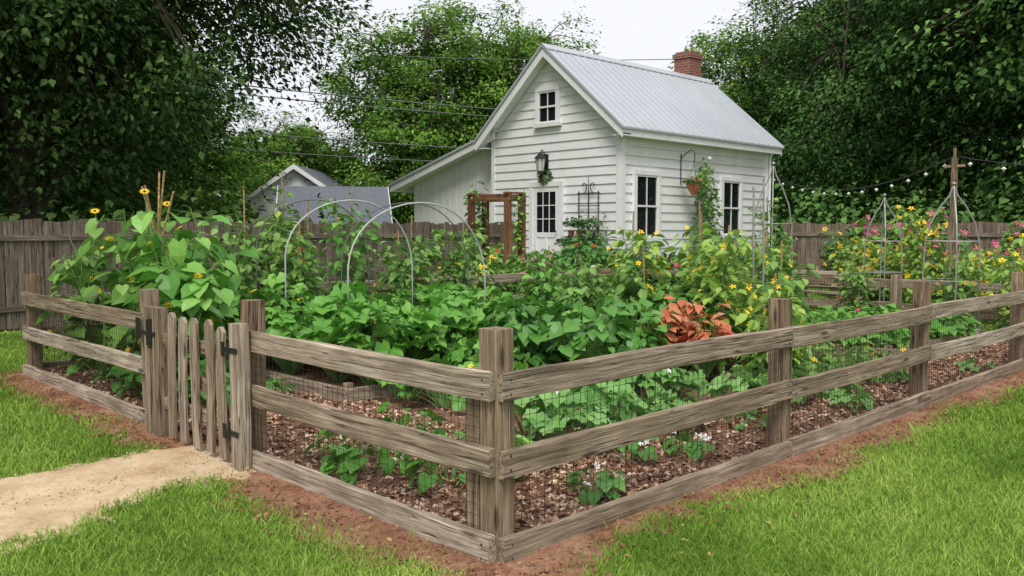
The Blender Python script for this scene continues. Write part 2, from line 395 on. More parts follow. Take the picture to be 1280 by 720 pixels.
# ---------------------------------------------------------------- grass
def grass():
    N=560000
    r=np.exp(rng.uniform(math.log(2.4),math.log(28),N)); az=rng.uniform(-.78,.78,N)+math.radians(45.7)
    x=CX+r*np.cos(az); y=CY+r*np.sin(az)
    rd=rectdist(x,y); bw=border_w(x,y)
    fr=rng.random(N)
    keep=(rd>bw-.05-.24*fr**6)&(rd>.06)&~path_in(x,y,-.05-.14*fr**3)&(y<12.4)&(x<20)
    thin=fbm(x,y,.9,12); keep&=rng.random(N)<np.clip(1.6*thin+.4,.45,1)
    keep&=~((x>12.2)&(y>9))
    x=x[keep];y=y[keep];r=r[keep];n=len(x)
    h=rng.uniform(.020,.050,n)*(.85+.7*fbm(x,y,1.3,15))*(1+r*.012); h*=np.where(rng.random(n)<.03,1.5,1)
    wd=.0020*(np.maximum(r,3)/4)**.85*rng.uniform(.7,1.4,n)
    an=rng.uniform(0,2*math.pi,n); s=np.stack([np.cos(an),np.sin(an),np.zeros(n)],1)
    an2=rng.uniform(0,2*math.pi,n); l=np.stack([np.cos(an2),np.sin(an2),np.zeros(n)],1)*(rng.uniform(.2,1.3,n)*h)[:,None]
    p=np.stack([x,y,np.zeros(n)],1); up=A(0,0,1)*h[:,None]
    V=np.stack([p-s*wd[:,None],p+s*wd[:,None],p+l*.35+up*.62-s*wd[:,None]*.8,p+l*.35+up*.62+s*wd[:,None]*.8,p+l+up*.95],1).reshape(-1,3)
    o=np.arange(n)[:,None]*5
    rn=np.clip(.35*rng.random(n)+.95*fbm(x,y,.7,21)+.4*(fbm(x,y,4,24)-.5)-.17+.35*(rng.random(n)<.07),0,1)
    a=Acc(); a.add(V,[np.array([[0,1,3,2]])+o,np.array([[2,3,4]])+o],0,np.repeat(rn,5)); a.obj('grass',[L_grass])
grass()

# ---------------------------------------------------------------- rail fence
fence=empty('rail_fence'); aP=Acc();aR=Acc();aW=Acc();aN=Acc()
PW=.125
def post(x,y,h=1.15,w=PW):
    plank(aP,(x,y,-.1),(x+random.uniform(-.008,.008),y,h),w,w,(1,0,0),0,6,.007,.007)
for x in (.0625,2.82,5.42,8.32,10.94): post(x,.0625,1.15+random.uniform(-.015,.015))
post(.075,.205,.93,.10)
for y in (2.52,4.30,7.54): post(.0625,y,1.13+random.uniform(-.015,.015))
for x in (2.9,5.6,8.3): post(x,GY-.06,1.05)
for y in (2.5,5.0,7.54): post(GX-.06,y,.93)
def rails(p0,p1,nrm,z,w=.14,t=.042):
    o=A(nrm[0],nrm[1],0)*(t/2+.002)
    zz0=z+random.uniform(-.01,.01);zz1=z+random.uniform(-.01,.01)
    plank(aR,(p0[0]+o[0],p0[1]+o[1],zz0),(p1[0]+o[0],p1[1]+o[1],zz1),w+random.uniform(-.006,.006),t,(0,0,1),0,None,.012,.006)
    for (q,s) in ((p0,.05),(p1,-.05)):
        d=A(p1[0]-p0[0],p1[1]-p0[1]);d/=np.linalg.norm(d)
        for dz in (-.035,.035):
            c=A(q[0]+d[0]*s,q[1]+d[1]*s,z+dz)+A(nrm[0],nrm[1],0)*(t)
            sticks(aN,c[None],(c+A(nrm[0],nrm[1],0)*.005)[None],.006,.005,6)
def run(pts,nrm,zs=(.87,.50)):
    for i in range(len(pts)-1):
        p0,p1=A(*pts[i]),A(*pts[i+1]); d=(p1-p0)/np.linalg.norm(p1-p0); g=.004
        for z in zs: rails(p0+d*g,p1-d*g,nrm,z)
        rails(p0+d*g,p1-d*g,nrm,.065,.15,.05)
run([(.0,0),(2.82,0),(5.42,0),(8.32,0),(11,0)],(0,-1))
run([(0,0.0),(0,2.56)],(-1,0)); run([(0,4.24),(0,7.6)],(-1,0))
run([(0,GY),(2.9,GY),(5.6,GY),(8.3,GY),(11,GY)],(0,1),(.82,.45))
run([(GX,0),(GX,2.5),(GX,5.),(GX,7.6)],(1,0),(.78,.40))
def wires(p0,p1,z0=.1,z1=.92,s=.055,r=.0017):
    p0=A(*p0,0);p1=A(*p1,0);L=np.linalg.norm(p1-p0);d=(p1-p0)/L
    k=np.arange(0,L,s); P=p0+d*k[:,None]; q=np.cross(d,A(0,0,1))
    wob=np.random.normal(0,.002,len(k))[:,None]*d
    sticks(aW,P+A(0,0,z0),P+A(0,0,z1)+wob,r,r,3)
    m=int(L/.4)+1
    for z in np.arange(z0,z1,s):
        f=np.linspace(0,L,m+1); Q=p0+d*f[:,None]+A(0,0,z)+np.random.normal(0,.002,(m+1,1))*A(0,0,1)+q*np.random.normal(0,.003,(m+1,1))
        sticks(aW,Q[:-1],Q[1:],r,r,3)
wires((.005,.01),(.005,2.5)); wires((.005,4.3),(.005,7.5)); wires((.01,.005),(11,.005)); wires((10.98,0),(10.98,7.6),.1,.82); wires((0,7.58),(11,7.58),.1,.85)
aP.obj('posts',[M_post],fence);aR.obj('rails',[M_rail],fence);aW.obj('wire_mesh',[M_wire],fence);aN.obj('nails',[M_iron],fence)

# gate
gate=empty('garden_gate'); a=Acc(); GXx=-.085
plank(a,(GXx-.02,2.40,0.0),(GXx-.02,2.40,1.0),.12,.09,(0,1,0),0,6,.006)
plank(a,(GXx+.0,3.74,0.02),(GXx+.0,3.74,1.02),.12,.09,(0,1,0),0,6,.006)
plank(a,(GXx+.0,3.90,0.02),(GXx+.0,3.90,1.02),.09,.09,(0,1,0),0,6,.006)
for i,y in enumerate((2.62,2.83,3.04,3.26,3.47)):
    l=random.uniform(-.035,.035)
    plank(a,(GXx-.03,y,.06+random.uniform(-.03,.02)),(GXx-.03,y+l,.99+random.uniform(-.035,.025)),.105,.026,(0,1,0),0,6,.009,.003,None,.035)
a.obj('pickets',[M_rail],gate)
a=Acc()
for z in (.28,.78): plank(a,(GXx+.01,2.40,z),(GXx+.01,3.74,z),.09,.035,(0,0,1))
plank(a,(GXx+.012,2.49,.3),(GXx+.012,3.65,.76),.08,.03,(0,0,1))
a.obj('gate_rails',[M_post],gate)
a=Acc()
for z in (.26,.82):
    box(a,(-.155,2.34,z-.018),(-.149,2.56,z+.018)); box(a,(-.156,2.52,z-.05),(-.148,2.56,z+.05))
    sticks(a,A(-.155,2.465,z-.055)[None],A(-.155,2.465,z+.055)[None],.009,.009,8)
box(a,(-.14,3.72,.80),(-.128,4.02,.83)); box(a,(-.145,3.78,.70),(-.13,3.83,.93)); box(a,(-.06,4.22,.74),(-.048,4.30,.9)); sticks(a,A(-.14,3.86,.72)[None],A(-.14,3.86,.92)[None],.008,.008,6)
a.obj('hinges_and_latch',[M_iron],gate)
# ---------------------------------------------------------------- privacy fences
def privacy(name,p0,p1,vis,mat,H=1.85):
    e=empty(name); a=Acc(); p0=A(*p0);p1=A(*p1);L=np.linalg.norm(p1-p0);d=(p1-p0)/L; n=int(L/.145)
    for i in range(n):
        q=p0+d*(i+.5)*.145; h=H+random.uniform(-.035,.03)
        plank(a,(q[0],q[1],.03),(q[0]+random.uniform(-.004,.004),q[1],h),.136,.02,(d[0],d[1],0),0,3,.004,.003)
    a.obj('boards',[mat],e); a=Acc(); v=A(*vis)
    for s in np.arange(0,L,2.4):
        q=p0+d*s+v*.09; plank(a,(q[0],q[1],0),(q[0],q[1],H+.03),.1,.1,(1,0,0),0,3)
    for z in (.35,1.5):
        for s in np.arange(0,L-.1,2.4):
            q=p0+d*s+v*.032;r=p0+d*min(s+2.39,L)+v*.032; plank(a,(q[0],q[1],z),(r[0],r[1],z),.09,.038,(0,0,1))
    a.obj('frame',[mat],e)
privacy('privacy_fence',(-12,12.6),(12.8,12.6),(0,-1),M_priv,1.79)
privacy('privacy_fence',(20.4,9.4),(20.4,-16),(-1,0),M_priv2,1.82)

# ---------------------------------------------------------------- cottage
cot=empty('white_cottage'); X0,X1,Y0,Y1=12.9,19.4,9.54,13.83; YC=(Y0+Y1)/2; HB=(Y1-Y0)/2; SL=.865; ZR=6.04
def rz(y): return ZR-SL*abs(y-YC)
ze=rz(Y0)-.02
a=Acc()
pent=[(Y0,.3),(Y1,.3),(Y1,ze),(YC,ZR-.08),(Y0,ze)]
V=[(X0+.005,y,z) for y,z in pent]+[(X1-.005,y,z) for y,z in pent]
a.add(V,[[[4,3,2,1,0]],[[5,6,7,8,9]],[[0,1,6,5],[1,2,7,6],[2,3,8,7],[3,4,9,8],[4,0,5,9]]])
c=.215;z=.34
while z<ZR-.25:
    z1=z+c; f=lambda q:min(HB,(ZR-.1-q)/SL)
    h0,h1=f(z),max(f(z1),.02)
    a.add([(X0-.034,YC-h0,z),(X0-.034,YC+h0,z),(X0-.006,YC+h1,z1),(X0-.006,YC-h1,z1),(X0+.006,YC-h0,z),(X0+.006,YC+h0,z)],[[[1,0,3,2],[0,1,5,4]]])
    if z1<ze+.05:
        a.add([(X0,Y0-.034,z),(X1,Y0-.034,z),(X1,Y0-.006,z1),(X0,Y0-.006,z1),(X0,Y0+.006,z),(X1,Y0+.006,z)],[[[0,1,2,3],[1,0,4,5]]])
        a.add([(X1+.034,Y0,z),(X1+.034,Y1,z),(X1+.006,Y1,z1),(X1+.006,Y0,z1)],[[[0,1,2,3]]])
    z+=c
a.obj('siding',[M_sid],cot)
a=Acc()
for (x,y) in ((X0,Y0),(X0,Y1),(X1,Y0)):
    sx=-1 if x==X0 else 1
    if y==Y0:
        box(a,(x-.05 if sx<0 else x-.1,y-.052,.3),(x+.1 if sx<0 else x+.05,y-.012,ze)); 
        box(a,(x-.055 if sx<0 else x+.012,y-.05,.3),(x-.012 if sx<0 else x+.055,y+.1,ze))
    else: box(a,(x-.052,y-.1,.3),(x-.012,y+.01,ze))
def slopebox(acc,ya,za,yb,zb,xa,xb,t,mat=0,dz=0):
    V=[(xa,ya,za+dz),(xb,ya,za+dz),(xb,yb,zb+dz),(xa,yb,zb+dz),(xa,ya,za+dz-t),(xb,ya,za+dz-t),(xb,yb,zb+dz-t),(xa,yb,zb+dz-t)]
    acc.add(V,[[[0,1,2,3],[7,6,5,4],[0,4,5,1],[1,5,6,2],[2,6,7,3],[3,7,4,0]]],mat)
OV=.30; RX0,RX1=X0-.36,X1+.30
for s in (-1,1):
    ye=YC+s*(HB+OV); zee=ZR-SL*(HB+OV)
    slopebox(a,YC,ZR,ye,zee,RX0,RX0+.035,.22,0,-.005)
    slopebox(a,YC,ZR,ye,zee,RX1-.035,RX1,.22,0,-.005)
    slopebox(a,YC,ZR,ye,zee,RX0+.04,X0-.04,.03,0,-.12)
    box(a,(RX0+.036,min(ye,ye-s*.03),zee-.18),(RX1-.036,max(ye,ye-s*.03),zee-.01))
    box(a,(RX0+.04,min(ye-s*.035,YC+s*HB),zee-.17),(RX1-.04,max(ye-s*.035,YC+s*HB),zee-.15))
box(a,(X0-.06,Y0-.045,ze-.2),(X1+.04,Y0-.01,ze-.0))
a.obj('trim_boards',[M_trim],cot)
a=Acc()
for s in (-1,1):
    ye=YC+s*(HB+OV+.04); zee=ZR-SL*(HB+OV+.04)
    slopebox(a,YC,ZR+.05,ye,zee+.05,RX0-.04,RX1+.04,.045,0)
    n=26
    for i in range(n+1):
        xx=RX0-.04+(RX1-RX0+.08-.026)*i/n
        slopebox(a,YC+s*.05,ZR+.05-SL*.05+.024,ye,zee+.05+.024,xx,xx+.026,.026,0)
slopebox(a,YC,ZR+.09,YC-.17,ZR+.09-SL*.17,RX0-.05,RX1+.05,.02); slopebox(a,YC,ZR+.09,YC+.17,ZR+.09-SL*.17,RX0-.05,RX1+.05,.02)
a.obj('metal_roof',[M_roof],cot)
a=Acc(); sticks(a,A(X1+.02,Y0-.1,.2)[None],A(X1+.02,Y0-.1,3.7)[None],.035,.035,8); sticks(a,A(X1+.02,Y0-.1,3.7)[None],A(X1+.02,Y0-.3,3.85)[None],.035,.035,8)
a.obj('downspout',[M_trim],cot)
a=Acc(); box(a,(X0+.03,Y0+.03,-.1),(X1-.03,Y1-.03,.32)); a.obj('foundation',[M_brick],cot)
def window(name,M,wd,h,rows=2,cols=2):
    e=bpy.data.objects.new(name,None);COL.objects.link(e);e.parent=cot
    a=Acc(); t=.10
    obox(a,M,(-wd/2-t,.0,h-.002),(wd/2+t,.075,h+t)); obox(a,M,(-wd/2-t-.03,.0,-t),(wd/2+t+.03,.11,-.002))
    for s in (-1,1):
        x=sorted((s*wd/2,s*(wd/2+t))); obox(a,M,(x[0],.0,-.0),(x[1],.07,h-.004))
    obox(a,M,(-wd/2,.03,h/2-.022),(wd/2,.062,h/2+.022))
    for s in (-1,1):
        x=sorted((s*wd/2,s*(wd/2-.04))); obox(a,M,(x[0],.0,.041),(x[1],.058,h-.045))
    obox(a,M,(-wd/2,.0,.0),(wd/2,.058,.04)); obox(a,M,(-wd/2,.0,h-.045),(wd/2,.0585,h-.006))
    for i in range(1,cols): 
        x=-wd/2+wd*i/cols; obox(a,M,(x-.009,.025,.041),(x+.009,.05,h/2-.023)); obox(a,M,(x-.009,.025,h/2+.023),(x+.009,.05,h-.046))
    for i in range(1,rows*2):
        if i==rows: continue
        zz=h*i/(rows*2); obox(a,M,(-wd/2+.041,.026,zz-.009),(wd/2-.041,.047,zz+.009))
    a.obj('frame',[M_trim],e)
    a=Acc(); obox(a,M,(-wd/2+.01,-.01,.01),(wd/2-.01,.024,h-.01)); a.obj('glass',[M_glass],e)
def fr(o,ex,n): 
    m=Matrix.Identity(4)
    for i in range(3): m[i][0]=ex[i];m[i][1]=n[i];m[i][2]=(0,0,1)[i];m[i][3]=o[i]
    return m
yd=11.84
window('attic_window',fr((X0-.02,11.80,4.26),(0,-1,0),(-1,0,0)),.62,.78,1,2)
window('side_window',fr((13.8,Y0-.02,1.46),(1,0,0),(0,-1,0)),.84,1.46,1,2)
window('side_window',fr((17.5,Y0-.02,1.5),(1,0,0),(0,-1,0)),.84,1.42,1,2)
a=Acc(); M=fr((X0-.02,yd,.62),(0,-1,0),(-1,0,0)); dw,dh=.9,2.08
obox(a,M,(-dw/2-.12,0,dh),(dw/2+.12,.075,dh+.12)); 
for s in (-1,1):
    x=sorted((s*dw/2,s*(dw/2+.12))); obox(a,M,(x[0],0,-.02),(x[1],.07,dh-.002))
obox(a,M,(-dw/2,0,0),(dw/2,.03,dh)); 
for s in (-1,1):
    x=sorted((s*dw/2,s*(dw/2-.13))); obox(a,M,(x[0],.031,0),(x[1],.05,dh))
obox(a,M,(-.32,.031,dh-.13),(.32,.05,dh)); obox(a,M,(-.32,.031,.83),(.32,.05,.95)); obox(a,M,(-.32,.031,0),(.32,.05,.22)); obox(a,M,(-.035,.031,.22),(.035,.048,.83))
for i in (1,2): x=-.32+.64*i/3; obox(a,M,(x-.01,.036,.95),(x+.01,.047,dh-.13))
for i in (1,2): zz=.95+(dh-1.08)*i/3; obox(a,M,(-.32,.036,zz-.01),(.32,.046,zz+.01))
obox(a,M,(-.75,0,-.10),(.75,.7,-.03)); obox(a,M,(-.75,.0,-.6),(.75,.68,-.1)); obox(a,M,(-.75,.7,-.6),(.75,1.05,-.32))
a.obj('door',[M_trim],cot)
a=Acc(); obox(a,M,(-.32,.0305,.95),(.32,.034,dh-.13)); a.obj('door_glass',[M_glass],cot)
a=Acc(); sc=A(X0-.02-.1,yd-.37,1.6); scatter(a,T_oct,sc[None],A([0,1,0]),A([0,0,1]),.035,.5); a.obj('door_knob',[M_iron],cot)
a=Acc(); LX0,LX1,LY0,LY1=13.2,19.2,Y1+.01,17.6
lz=lambda y:4.10-.27*(y-13.83)
V=[(LX0,LY0,.2),(LX0,LY1,.2),(LX0,LY1,lz(LY1)-.1),(LX0,LY0,lz(LY0)-.1)]; V+=[(LX1,y,z) for _,y,z in V]
a.add(V,[[[3,2,1,0],[4,5,6,7],[0,1,5,4],[1,2,6,5],[2,3,7,6],[3,0,4,7]]])
for y in np.arange(LY0+.3,LY1,.3): box(a,(LX0-.008,y,.2),(LX0-.001,y+.02,lz(y)-.16))
a.obj('lean_to_walls',[M_trim],cot)
a=Acc(); slopebox(a,13.6,lz(13.6),18.15,lz(18.15),12.72,12.76,.18); slopebox(a,13.84,lz(13.84),18.15,lz(18.15),12.77,LX0-.002,.02,0,-.1); box(a,(12.77,18.1,lz(18.15)-.17),(19.5,18.14,lz(18.15)-.01))
a.obj('lean_to_trim',[M_trim],cot)
a=Acc(); slopebox(a,13.55,lz(13.55)+.05,18.2,lz(18.2)+.05,12.68,19.55,.045)
for i in range(24): 
    xx=12.68+i*.297; slopebox(a,14.2,lz(14.2)+.068,18.2,lz(18.2)+.068,xx,xx+.02,.018)
a.obj('lean_to_roof',[M_roof],cot)
a=Acc(); box(a,(18.8,11.72,5.1),(19.36,12.28,6.66)); box(a,(18.76,11.68,6.66),(19.40,12.32,6.80)); box(a,(18.82,11.74,6.80),(19.34,12.26,6.86)); a.obj('chimney',[M_brick],cot)

# lantern
a=Acc(); lx,ly=X0-.24,11.86
box(a,(X0-.06,ly-.07,3.0),(X0-.035,ly+.07,3.5)); tube(a,bez(A(X0-.05,ly,3.42),A(lx,ly,3.72),A(lx,ly,3.5),8),.014,6)
def frus(acc,c,r0,r1,z0,z1,n=6,mat=0):
    sticks(acc,A(c[0],c[1],z0)[None],A(c[0],c[1],z1)[None],r0,r1,n,mat)
frus(a,(lx,ly),.17,.02,3.38,3.54); frus(a,(lx,ly),.09,.07,3.02,3.07)
for k in range(6):
    an=k*math.pi/3; sticks(a,A(lx+.085*math.cos(an),ly+.085*math.sin(an),3.05)[None],A(lx+.14*math.cos(an),ly+.14*math.sin(an),3.39)[None],.009,.009,4)
frus(a,(lx,ly),.075,.125,3.08,3.37,6,1)
a.obj('wall_lantern',[M_iron,M_bulb])
a=Acc(); n=130; t=rng.uniform(0,6.283,n); P=np.stack([np.full(n,X0-.08)+rng.normal(0,.03,n),ly+.17*np.cos(t)+rng.normal(0,.025,n),2.94+.15*np.sin(t)+rng.normal(0,.025,n)],1)
scatter(a,T_ov,P,rng.normal(0,1,(n,3)),A(-1,0,.3)+rng.normal(0,.5,(n,3)),.08,rng.random(n)); tube(a,[(X0-.07,ly+.17*math.cos(q),2.94+.15*math.sin(q)) for q in np.linspace(0,6.283,20)],.015,5,1)
scatter(a,T_fl5,P[:5]+A(-.05,0,0),rng.normal(0,1,(5,3)),A(-1,0,.2)+rng.normal(0,.2,(5,3)),.035,.5,2); a.obj('door_wreath',[L_dark,M_arbor,F_red])

# ---------------------------------------------------------------- plants
def leaf_dome(acc,bx,by,bz,rad,h,n,T,size,mat=0,tilt=.45,petiole=True,smat=1):
    th=rng.uniform(0,2*math.pi,n); u=rng.uniform(0,1,n); r=rad*(.25+.75*np.sqrt(u)); 
    prof=np.sqrt(np.clip(1-(r/rad*.93)**2,0,1)); zz=h*(.18+.82*prof*rng.uniform(.5,1.05,n))
    p=np.stack([bx+r*np.cos(th),by+r*np.sin(th),bz+zz],1)
    out=np.stack([np.cos(th),np.sin(th),np.zeros(n)],1)
    nm=A(0,0,1)+out*(tilt*(r/rad)[:,None]*1.3)+rng.normal(0,.36,(n,3))
    dr=out+rng.normal(0,.45,(n,3))+A(0,0,-.25)
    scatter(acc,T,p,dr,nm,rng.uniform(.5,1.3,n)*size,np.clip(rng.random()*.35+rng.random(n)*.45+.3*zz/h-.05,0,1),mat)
    if petiole:
        b=np.stack([bx+out[:,0]*rad*.12,by+out[:,1]*rad*.12,np.full(n,bz)],1); mid=(b*.45+p*.55)+A(0,0,1)*(.06*h)
        sticks(acc,b,mid,.006*size/.14+.001,.004,3,smat); sticks(acc,mid,p,.004,.003,3,smat)
    return p
def flowers(acc,p,T,size,mat):
    n=len(p); nm=(A(0,0,.6)+rng.normal(0,.5,(n,3))+A(-.5,-.5,0)); scatter(acc,T,p,rng.normal(0,1,(n,3)),nm,rng.uniform(.7,1.2,n)*size,.5,mat)
def patch(name,x0,x1,y0,y1,sp,rad,h,nl,T,size,leaf,fl=None,jit=.35,zb=.06,hv=.25,tilt=.45,drop=0.):
    a=Acc(); mats=[leaf,M_stem]; 
    if fl: mats+=[fl[0]]
    for x in np.arange(x0,x1,sp):
        for y in np.arange(y0,y1,sp):
            if random.random()<drop: continue
            bx=x+random.uniform(-jit,jit)*sp;by=y+random.uniform(-jit,jit)*sp
            hh=h*random.uniform(1-hv,1+hv)
            p=leaf_dome(a,bx,by,zb,rad*random.uniform(.8,1.15),hh,int(nl*random.uniform(.7,1.2)),T,size,tilt=tilt)
            if fl:
                k=rng.random(len(p))<fl[1]; flowers(a,p[k]+A(0,0,fl[3]),T_fl5,fl[2],2)
    return a.obj(name,mats)
def tall(name,x,y,h,rad,n,T,size,leaf,fl=None,stake=True,z0=.06,stems=3,profile=lambda f:1-.45*f,base=.1,droop=-.35):
    a=Acc(); mats=[leaf,M_stem,M_bamboo]+([fl[0]] if fl else [])
    S=[]
    for s in range(stems):
        an=rng.uniform(0,6.28); q=A(x+rad*.15*math.cos(an),y+rad*.15*math.sin(an),z0); tp=A(x+rad*.6*math.cos(an+1),y+rad*.6*math.sin(an+1),h*rng.uniform(.75,1.05))
        c=bez(q,A(x+rng.normal(0,.08),y+rng.normal(0,.08),h*.5),tp,9); tube(a,c,np.linspace(.012,.005,9),4,1); S.append(c)
    if stake: sticks(a,A(x+.03,y+.03,0)[None],A(x+rng.normal(0,.05),y+rng.normal(0,.05),h*1.08)[None],.012,.01,6,2)
    f=base+(1-base)*rng.random(n); si=rng.integers(0,stems,n); SS=np.array(S); idx=f*8; i0=np.clip(idx.astype(int),0,7); fr_=(idx-i0)[:,None]
    c=SS[si,i0]*(1-fr_)+SS[si,i0+1]*fr_
    th=rng.uniform(0,2*math.pi,n); out=np.stack([np.cos(th),np.sin(th),np.zeros(n)],1)
    lump=.5+.8*vn(th*1.2,f*6,1.,int(abs(x*7))%30)
    r=rad*profile(f)*lump*np.sqrt(rng.uniform(.05,1,n)); p=c+out*r[:,None]+A(0,0,1)*rng.normal(0,.03,(n,1))
    nm=A(0,0,1)+out*.6+rng.normal(0,.38,(n,3)); dr=out+A(0,0,droop)+rng.normal(0,.4,(n,3))
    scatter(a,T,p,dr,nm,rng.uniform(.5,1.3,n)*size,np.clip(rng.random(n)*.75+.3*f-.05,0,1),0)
    sticks(a,c,p,.004,.002,3,1)
    if fl:
        m=int(fl[1]); k=rng.integers(n//4,n,m); flowers(a,p[k]+out[k]*.05+A(0,0,.03),fl[3] if len(fl)>3 else T_fl5,fl[2],3)
    return a.obj(name,mats)

def bed(name,x0,x1,y0,y1,z=.22):
    a=Acc(); t=.045
    plank(a,(x0,y0,z/2+.02),(x1,y0,z/2+.02),z,t,(0,0,1));plank(a,(x0,y1,z/2+.02),(x1,y1,z/2+.02),z,t,(0,0,1))
    plank(a,(x0+t/2+.002,y0+t/2,z/2+.02),(x0+t/2+.002,y1-t/2,z/2+.02),z,t,(0,0,1));plank(a,(x1-t/2-.002,y0+t/2,z/2+.02),(x1-t/2-.002,y1-t/2,z/2+.02),z,t,(0,0,1))
    for x in (x0+.07,x1-.07):
        for y in (y0+.07,y1-.07): plank(a,(x,y,0),(x,y,z+.06),.07,.07,(1,0,0))
    a.add([(x0+.02,y0+.02,z-.04),(x1-.02,y0+.02,z-.04),(x1-.02,y1-.02,z-.04),(x0+.02,y1-.02,z-.04)],[[[0,1,2,3]]],1)
    a.obj(name,[M_rail,M_mulch])
bed('raised_bed',1.45,5.3,3.5,6.3,.19); bed('raised_bed',7.0,9.9,.95,3.0,.26); bed('raised_bed',6.6,9.9,4.0,6.4)

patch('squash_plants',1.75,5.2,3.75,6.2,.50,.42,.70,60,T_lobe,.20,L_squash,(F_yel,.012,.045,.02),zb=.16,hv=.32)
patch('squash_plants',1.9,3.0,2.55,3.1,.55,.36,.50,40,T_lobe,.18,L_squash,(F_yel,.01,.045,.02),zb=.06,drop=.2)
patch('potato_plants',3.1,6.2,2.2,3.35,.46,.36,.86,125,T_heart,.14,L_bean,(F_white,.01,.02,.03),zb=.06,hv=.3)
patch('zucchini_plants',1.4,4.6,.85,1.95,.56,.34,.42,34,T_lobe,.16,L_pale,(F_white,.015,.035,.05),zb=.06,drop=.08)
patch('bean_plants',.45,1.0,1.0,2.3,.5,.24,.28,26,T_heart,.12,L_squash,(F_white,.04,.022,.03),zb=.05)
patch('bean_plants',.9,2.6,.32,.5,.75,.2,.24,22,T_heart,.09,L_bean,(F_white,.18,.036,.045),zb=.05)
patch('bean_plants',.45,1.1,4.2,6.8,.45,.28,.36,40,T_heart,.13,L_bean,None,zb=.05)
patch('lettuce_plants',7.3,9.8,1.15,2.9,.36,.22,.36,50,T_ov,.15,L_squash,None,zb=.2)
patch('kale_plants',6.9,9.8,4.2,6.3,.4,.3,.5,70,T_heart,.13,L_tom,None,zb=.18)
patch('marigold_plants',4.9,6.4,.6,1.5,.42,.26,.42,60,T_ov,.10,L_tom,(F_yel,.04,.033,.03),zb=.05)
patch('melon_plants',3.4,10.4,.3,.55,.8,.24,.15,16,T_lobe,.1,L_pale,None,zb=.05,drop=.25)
patch('copper_coleus',4.25,4.8,1.7,2.1,.28,.20,.80,90,T_ov,.14,L_red,None,zb=.22)
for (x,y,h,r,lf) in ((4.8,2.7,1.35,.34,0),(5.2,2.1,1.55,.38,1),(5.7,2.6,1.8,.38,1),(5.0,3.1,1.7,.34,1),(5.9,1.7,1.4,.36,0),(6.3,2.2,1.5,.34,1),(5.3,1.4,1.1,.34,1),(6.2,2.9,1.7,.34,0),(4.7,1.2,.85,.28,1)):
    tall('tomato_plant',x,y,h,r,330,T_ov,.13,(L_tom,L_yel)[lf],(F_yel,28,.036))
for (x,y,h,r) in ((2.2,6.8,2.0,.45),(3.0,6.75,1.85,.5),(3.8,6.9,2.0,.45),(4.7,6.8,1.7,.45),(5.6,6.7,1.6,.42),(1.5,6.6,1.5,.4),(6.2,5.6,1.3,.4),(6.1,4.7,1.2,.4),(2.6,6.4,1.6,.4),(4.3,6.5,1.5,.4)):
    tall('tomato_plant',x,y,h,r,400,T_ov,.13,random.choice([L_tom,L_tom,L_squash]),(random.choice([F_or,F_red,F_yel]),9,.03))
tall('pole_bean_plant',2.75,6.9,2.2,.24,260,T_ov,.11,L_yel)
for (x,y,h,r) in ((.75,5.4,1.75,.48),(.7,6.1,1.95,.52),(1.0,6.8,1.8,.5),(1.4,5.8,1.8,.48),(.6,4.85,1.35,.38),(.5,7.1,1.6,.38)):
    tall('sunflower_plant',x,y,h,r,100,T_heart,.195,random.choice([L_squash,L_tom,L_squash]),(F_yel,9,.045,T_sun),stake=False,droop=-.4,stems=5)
for (x,y,h) in ((.65,5.75,2.0),(1.1,6.3,1.9),(.5,6.7,1.82)):
    a=Acc(); c=bez(A(x,y,.05),A(x+.05,y,h*.6),A(x-.06,y-.06,h),9); tube(a,c,np.linspace(.012,.006,9),5,1)
    k=np.arange(2,8); out=nrmz(np.stack([np.cos(k*2.4),np.sin(k*2.4),0*k],1)); scatter(a,T_heart,c[k]+out*.08,out+A(0,0,-.2),A(0,0,1)+out*.5,.18,.6)
    sticks(a,c[k],c[k]+out*.09,.004,.003,4,1)
    f=nrmz(A([-.3,-.6,.9])); scatter(a,T_sun,c[-1][None],A([0,0,1]),f,.055,.5,2); scatter(a,T_oct,c[-1][None]+f*.006,A([0,0,1]),f,A(.018),.5,3)
    a.obj('sunflower_plant',[L_tom,M_stem,F_yel,F_brown])
tall('climbing_bean_plant',6.6,2.3,1.5,.2,200,T_ov,.1,L_yel); tall('climbing_bean_plant',9.97,4.1,2.0,.34,300,T_ov,.10,L_tom,(F_white,10,.03))
tall('climbing_bean_plant',10.47,1.53,1.3,.36,300,T_ov,.11,L_tom,(F_yel,12,.04))
tall('climbing_bean_plant',10.6,.7,1.4,.34,330,T_ov,.11,L_yel,(F_yel,8,.04)); tall('climbing_bean_plant',10.4,2.9,1.25,.34,300,T_ov,.11,L_tom,(F_pink,10,.045))
tall('climbing_bean_plant',10.3,5.1,1.35,.4,360,T_ov,.11,L_yel,(F_yel,14,.045)); tall('climbing_bean_plant',8.0,3.4,1.2,.3,260,T_ov,.11,L_tom,(F_yel,10,.04))
for i in range(26):
    x=random.uniform(12.2,19.4); y=-4.2+i*.43+random.uniform(-.3,.3) ; h=random.uniform(1.05,1.75)
    if abs(x-13.6)<1.4 and abs(y-5.1)<1.4: x+=3
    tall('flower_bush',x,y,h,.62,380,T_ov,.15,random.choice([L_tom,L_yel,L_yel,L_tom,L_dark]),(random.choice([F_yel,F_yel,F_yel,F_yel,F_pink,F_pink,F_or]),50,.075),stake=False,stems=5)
for (x,y,h) in ((18.6,6.6,2.0),(17.8,5.4,1.85),(19.2,4.9,2.1),(18.4,5.9,1.9),(19.6,3.2,2.0)):
    tall('hollyhock_plant',x,y,h,.35,260,T_heart,.16,L_tom,(F_pink,44,.095),stake=False)
